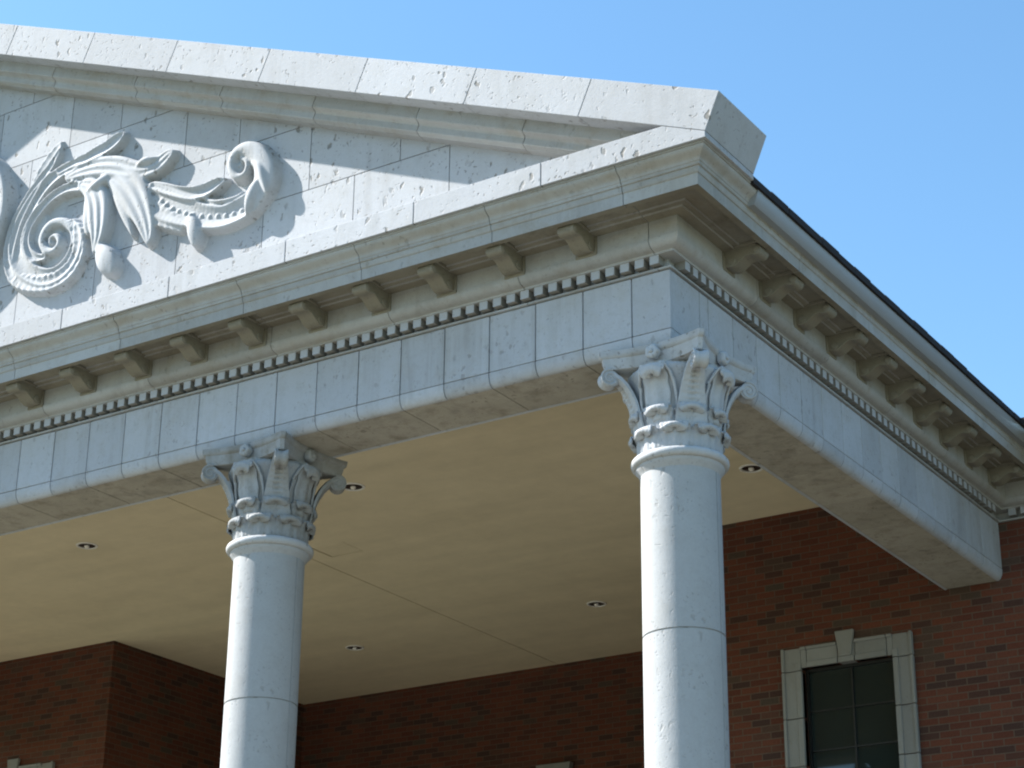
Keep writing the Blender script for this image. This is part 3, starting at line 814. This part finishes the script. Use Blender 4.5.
# ================================================================ COLUMNS
ZA = -1.30        # top of the astragal
def ang_pts(n=96, seams=(0.0, math.pi)):
    A = [2*math.pi*k/n for k in range(n)]
    for s_ in seams: A += [s_+0.012, s_-0.012, s_+0.020, s_-0.020]
    return sorted({round(a % (2*math.pi), 5) for a in A})
def seam_mod(a, z):
    d = min(abs((a+math.pi) % (2*math.pi)-math.pi), abs(a-math.pi))
    return 0.010 if d < 0.013 else 0.0
def leaf_mesh(prof, wid, tip_w, nf=3, serr=7):
    """sheet hugging the bell at azimuth 0; prof: (radius, z); wid: half-width of the body"""
    m = MB(); NU = 17; n = len(prof); vs = []
    # resample profile
    pr = []
    for i in range(n-1):
        for k in range(4):
            t = k/4; pr.append((prof[i][0]*(1-t)+prof[i+1][0]*t, prof[i][1]*(1-t)+prof[i+1][1]*t))
    pr.append(prof[-1]); n = len(pr)
    for j, (r, z) in enumerate(pr):
        v = j/(n-1)
        w_ = wid*(1-v**3)+tip_w*v**3
        w_ *= 1.0+(0.05*math.sin(v*serr*2*math.pi) if v < 0.6 else 0)
        if v > 0.80: w_ *= math.sqrt(max(0.05, 1-((v-0.80)/0.205)**2))
        for i in range(NU):
            u = i/(NU-1)*2-1
            rr_ = r + (0.009*math.cos(u*math.pi*nf) if v < 0.55 else 0.004*math.cos(u*19)) - 0.022*u*u*(1 if v < 0.6 else 1.6)
            y = u*w_
            rad = rr_
            x = math.sqrt(max(rad*rad-(y*0.75)**2, 0.0001)) if v < 0.5 else rad-0.35*y*y
            zz = z - (0.050*u*u+0.005*math.cos(u*19) if v > 0.6 else 0)
            vs.append((x, y, zz))
    fs = [(j*NU+i, j*NU+i+1, (j+1)*NU+i+1, (j+1)*NU+i) for j in range(n-1) for i in range(NU-1)]
    return m.add(vs, fs)
def add_solid(o, t):
    md = o.modifiers.new('solid', 'SOLIDIFY'); md.thickness = t*U; md.offset = 0
    return o
def make_column(x, y, label, carved='smooth'):
    c = thing('column', label, 'column', (x, y, -GZ), 'portico columns')
    zt = GZ
    AP = ang_pts()
    def loc(prof): return [(r, z+GZ) for r, z in prof]
    R0 = 0.472
    # shaft in drums with a fine recessed joint
    prof = [(R0+0.055, -GZ+0.62), (R0+0.03, -GZ+0.72), (R0+0.012, -GZ+0.8)]
    jz = [-11.0, -8.5, -6.0, -3.46]
    zs_ = [(-GZ+1.0, 'p')]
    prof += [(R0+0.008, -GZ+1.0)]
    for z in jz:
        rj = R0+0.006*(1-(z+GZ)/GZ)
        prof += [(rj, z-0.010), (rj-0.014, z-0.007), (rj-0.014, z+0.007), (rj, z+0.010)]
    prof += [(R0, -1.62), (R0, -1.52)]
    m = MB().lathe(loc(prof), AP, cap=True, rmod=seam_mod)
    m.build('shaft', 'shaft', c, smooth=30, local=True)
    ring = [(R0, -1.52), (R0+0.012, -1.50), (R0+0.03, -1.475), (R0+0.045, -1.455), (R0+0.055, -1.435), (R0+0.055, -1.42), (R0+0.07, -1.415)]
    ring += [(0.535+0.048*math.cos(t), -1.36+0.055*math.sin(t)) for t in [math.pi*(-0.5+k/10) for k in range(11)]] + [(0.47, -1.30)]
    MB().lathe(loc(ring), [2*math.pi*k/96 for k in range(96)]).build('astragal', 'smooth', c, smooth=40, local=True)
    base = [(0.70, -GZ+0.25), (0.74, -GZ+0.32), (0.72, -GZ+0.42), (0.62, -GZ+0.45), (0.60, -GZ+0.5), (0.60, -GZ+0.55), (0.64, -GZ+0.58), (0.63, -GZ+0.64), (0.5, -GZ+0.66)]
    m = MB().lathe(loc(base)); m.box(-0.75, 0.75, -0.75, 0.75, 0.0, 0.25); m.build('column_base', 'smooth', c, smooth=40, local=True)
    # capital
    bell = [(0.474, -1.31), (0.47, -1.1), (0.475, -0.9), (0.49, -0.72), (0.52, -0.56), (0.56, -0.43), (0.60, -0.35), (0.615, -0.31), (0.60, -0.27), (0.55, -0.24), (0.55, -0.2)]
    m = MB().lathe(loc(bell), [2*math.pi*k/128 for k in range(128)], rmod=lambda a, z: 0.006*math.cos(a*48))
    cap = m.build('capital', carved, c, smooth=50, local=True)
    # abacus with concave sides and cut corners
    def ab(scale, k=0):
        pts = []
        for q_ in range(4):
            a0 = math.pi/4+q_*math.pi/2
            # corner face
            c0 = Vector((math.cos(a0), math.sin(a0))); tn = Vector((-c0.y, c0.x))
            p1 = c0*0.985-tn*0.032; p2 = c0*0.985+tn*0.032
            nx = Vector((math.cos(a0+math.pi/2), math.sin(a0+math.pi/2))); tn2 = Vector((-nx.y, nx.x))
            p3 = nx*0.985-tn2*0.032
            mid = Vector((math.cos(a0+math.pi/4), math.sin(a0+math.pi/4)))
            pts.append(p1)
            for i in range(13):
                t = i/12; p = p2.lerp(p3, t); p = p-mid*(0.115*(1-(2*t-1)**2)); pts.append(p)
        out = []
        for i, p in enumerate(pts):
            L = p.length; out.append((p.x*(L-(1-scale))/L, p.y*(L-(1-scale))/L))
        return out
    lv = [(1.0, -0.002), (1.0, -0.035), (0.992, -0.065), (0.97, -0.085), (0.955, -0.092), (0.952, -0.10), (0.945, -0.15), (0.925, -0.20), (0.915, -0.225), (0.90, -0.23)]
    m = MB().loft([[(px, py, z+GZ) for px, py in ab(s_)] for s_, z in reversed(lv)])
    m.build('abacus', carved, cap, smooth=35, local=True)
    low = [(0.488, -1.30), (0.492, -1.20), (0.500, -1.10), (0.522, -1.048), (0.552, -1.026), (0.580, -1.022), (0.597, -1.036), (0.594, -1.058), (0.572, -1.068), (0.545, -1.060)]
    upp = [(0.480, -1.30), (0.484, -1.05), (0.500, -0.90), (0.525, -0.822), (0.555, -0.793), (0.583, -0.787), (0.600, -0.800), (0.598, -0.823), (0.576, -0.834), (0.550, -0.826)]
    mid = [(0.500, -0.95), (0.515, -0.75), (0.545, -0.55), (0.590, -0.40), (0.640, -0.325), (0.690, -0.300), (0.715, -0.325), (0.715, -0.38), (0.690, -0.41), (0.660, -0.39)]
    for kind, pf, wd, tw, n, off in (('lower', low, 0.185, 0.088, 8, math.pi/8), ('upper', upp, 0.185, 0.092, 8, 0.0), ('mid', mid, 0.165, 0.085, 4, 0.0)):
        o = leaf_mesh([(r, z+GZ) for r, z in pf], wd, tw, 3 if kind != 'mid' else 2).build('acanthus_leaf', carved, cap, smooth=60, local=True)
        add_solid(o, 0.022)
        o.rotation_euler = (0, 0, off)
        for i in range(1, n):
            copy_part(o, cap, rz=off+2*math.pi*i/n)
    # corner volutes: stalk and double scroll (built at azimuth 0)
    m = MB(); path_ = [(0.475, -1.05), (0.50, -0.88), (0.52, -0.77), (0.545, -0.65), (0.59, -0.53), (0.65, -0.42), (0.72, -0.335), (0.80, -0.275), (0.86, -0.245)]
    rings = []
    dense = []
    for i in range(len(path_)-1):
        for k in range(7): t = k/7; dense.append((path_[i][0]*(1-t)+path_[i+1][0]*t, path_[i][1]*(1-t)+path_[i+1][1]*t))
    dense.append(path_[-1])
    for i, (r, z) in enumerate(dense):
        a, b = dense[max(i-1, 0)], dense[min(i+1, len(dense)-1)]
        tx, tz = b[0]-a[0], b[1]-a[1]; L = math.hypot(tx, tz); nx_, nz_ = tz/L, -tx/L
        v = i/(len(dense)-1); w_ = 0.135*(1-v)**0.9+0.066; th = 0.035+0.045*v
        rings.append([(r, -w_, z+GZ), (r+nx_*th*0.6, -w_, z+nz_*th*0.6+GZ), (r+nx_*th, -w_*0.45, z+nz_*th+GZ), (r+nx_*th*(0.15 if (i % 4) < 2 else 0.6), 0, z+nz_*th*(0.15 if (i % 4) < 2 else 0.6)+GZ), (r+nx_*th, w_*0.45, z+nz_*th+GZ), (r+nx_*th*0.6, w_, z+nz_*th*0.6+GZ), (r, w_, z+GZ), (r-nx_*0.03, 0, z-nz_*0.03+GZ)])
    m.loft(rings)
    cr, cz = 0.865, -0.345
    ring = lambda yy, R_: [(cr+R_*math.cos(a), yy, cz+R_*math.sin(a)+GZ) for a in [2*math.pi*k/28 for k in range(28)]]
    m.loft([ring(-0.078, 0.085), ring(-0.078, 0.108), ring(-0.06, 0.112), ring(-0.03, 0.098), ring(0.0, 0.09), ring(0.03, 0.098), ring(0.06, 0.112), ring(0.078, 0.108), ring(0.078, 0.085)])
    for sy in (-1, 1):
        sp_ = []; rad = []
        for k in range(44):
            a = math.pi*0.6 - sy*0 - k/43*2*math.pi*2.1; R_ = 0.103*(1-k/43)+0.012
            sp_.append((cr+R_*math.cos(a), sy*0.080, cz+R_*math.sin(a)+GZ)); rad.append(0.015-0.005*k/43)
        m.tube(sp_, rad, 6)
        m.lathe([(0.001, 0), (0.02, 0.0)], [0, 2, 4])if False else None
    o = m.build('volute', carved, cap, smooth=45, local=True); o.rotation_euler = (0, 0, math.pi/4)
    for i in range(1, 4): copy_part(o, cap, rz=math.pi/4+i*math.pi/2)
    # inner helices under the middle of each side, and the flower on the abacus
    m = MB()
    for sy in (-1, 1):
        pts = [(0.47, sy*0.23, -0.78), (0.485, sy*0.235, -0.66), (0.525, sy*0.225, -0.50), (0.585, sy*0.20, -0.38), (0.635, sy*0.165, -0.31)]
        rad = [0.010, 0.020, 0.024, 0.022, 0.020]
        for k in range(22):
            a = math.pi*0.5 - k/21*2*math.pi*1.3; R_ = 0.055*(1-k/24)
            pts.append((0.665, sy*(0.135-R_*math.cos(a)), -0.335+R_*math.sin(a)-0.01)); rad.append(0.020-0.006*k/21)
        m.tube([(px, py, pz+GZ) for px, py, pz in pts], rad, 7)
    o = m.build('helix', carved, cap, smooth=60, local=True)
    for i in range(1, 4): copy_part(o, cap, rz=i*math.pi/2)
    m = MB(); NR = 24; rings = []
    for rr_, xx in ((0.085, 0.575), (0.09, 0.625), (0.082, 0.655), (0.055, 0.668), (0.03, 0.66), (0.024, 0.685), (0.010, 0.69)):
        rings.append([(xx, rr_*(1+0.07*math.cos(5*2*math.pi*k/NR))*math.cos(2*math.pi*k/NR), -0.115+GZ+rr_*(1+0.07*math.cos(5*2*math.pi*k/NR))*math.sin(2*math.pi*k/NR)) for k in range(NR)])
    m.loft(rings)
    o = m.build('fleuron', carved, cap, smooth=60, local=True)
    for i in range(1, 4): copy_part(o, cap, rz=i*math.pi/2)
    return c
RC = (-0.205, 0.53); LC = (-6.42, 0.53)
make_column(RC[0], RC[1], 'right column, white stone with leafy capital, under the corner of the portico')
make_column(LC[0], LC[1], 'left column, white stone with darker dirtier leafy capital, standing left of the corner column', 'dirty')
for x_, lb in ((XL-LC[0], 'white stone column left of the portico middle'), (XL-RC[0], 'white stone column under the far left portico corner')):
    make_column(x_, 0.53, lb, 'dirty')

for o in bpy.data.objects:
    for k in ('_org', '_loc'):
        if k in o: del o[k]
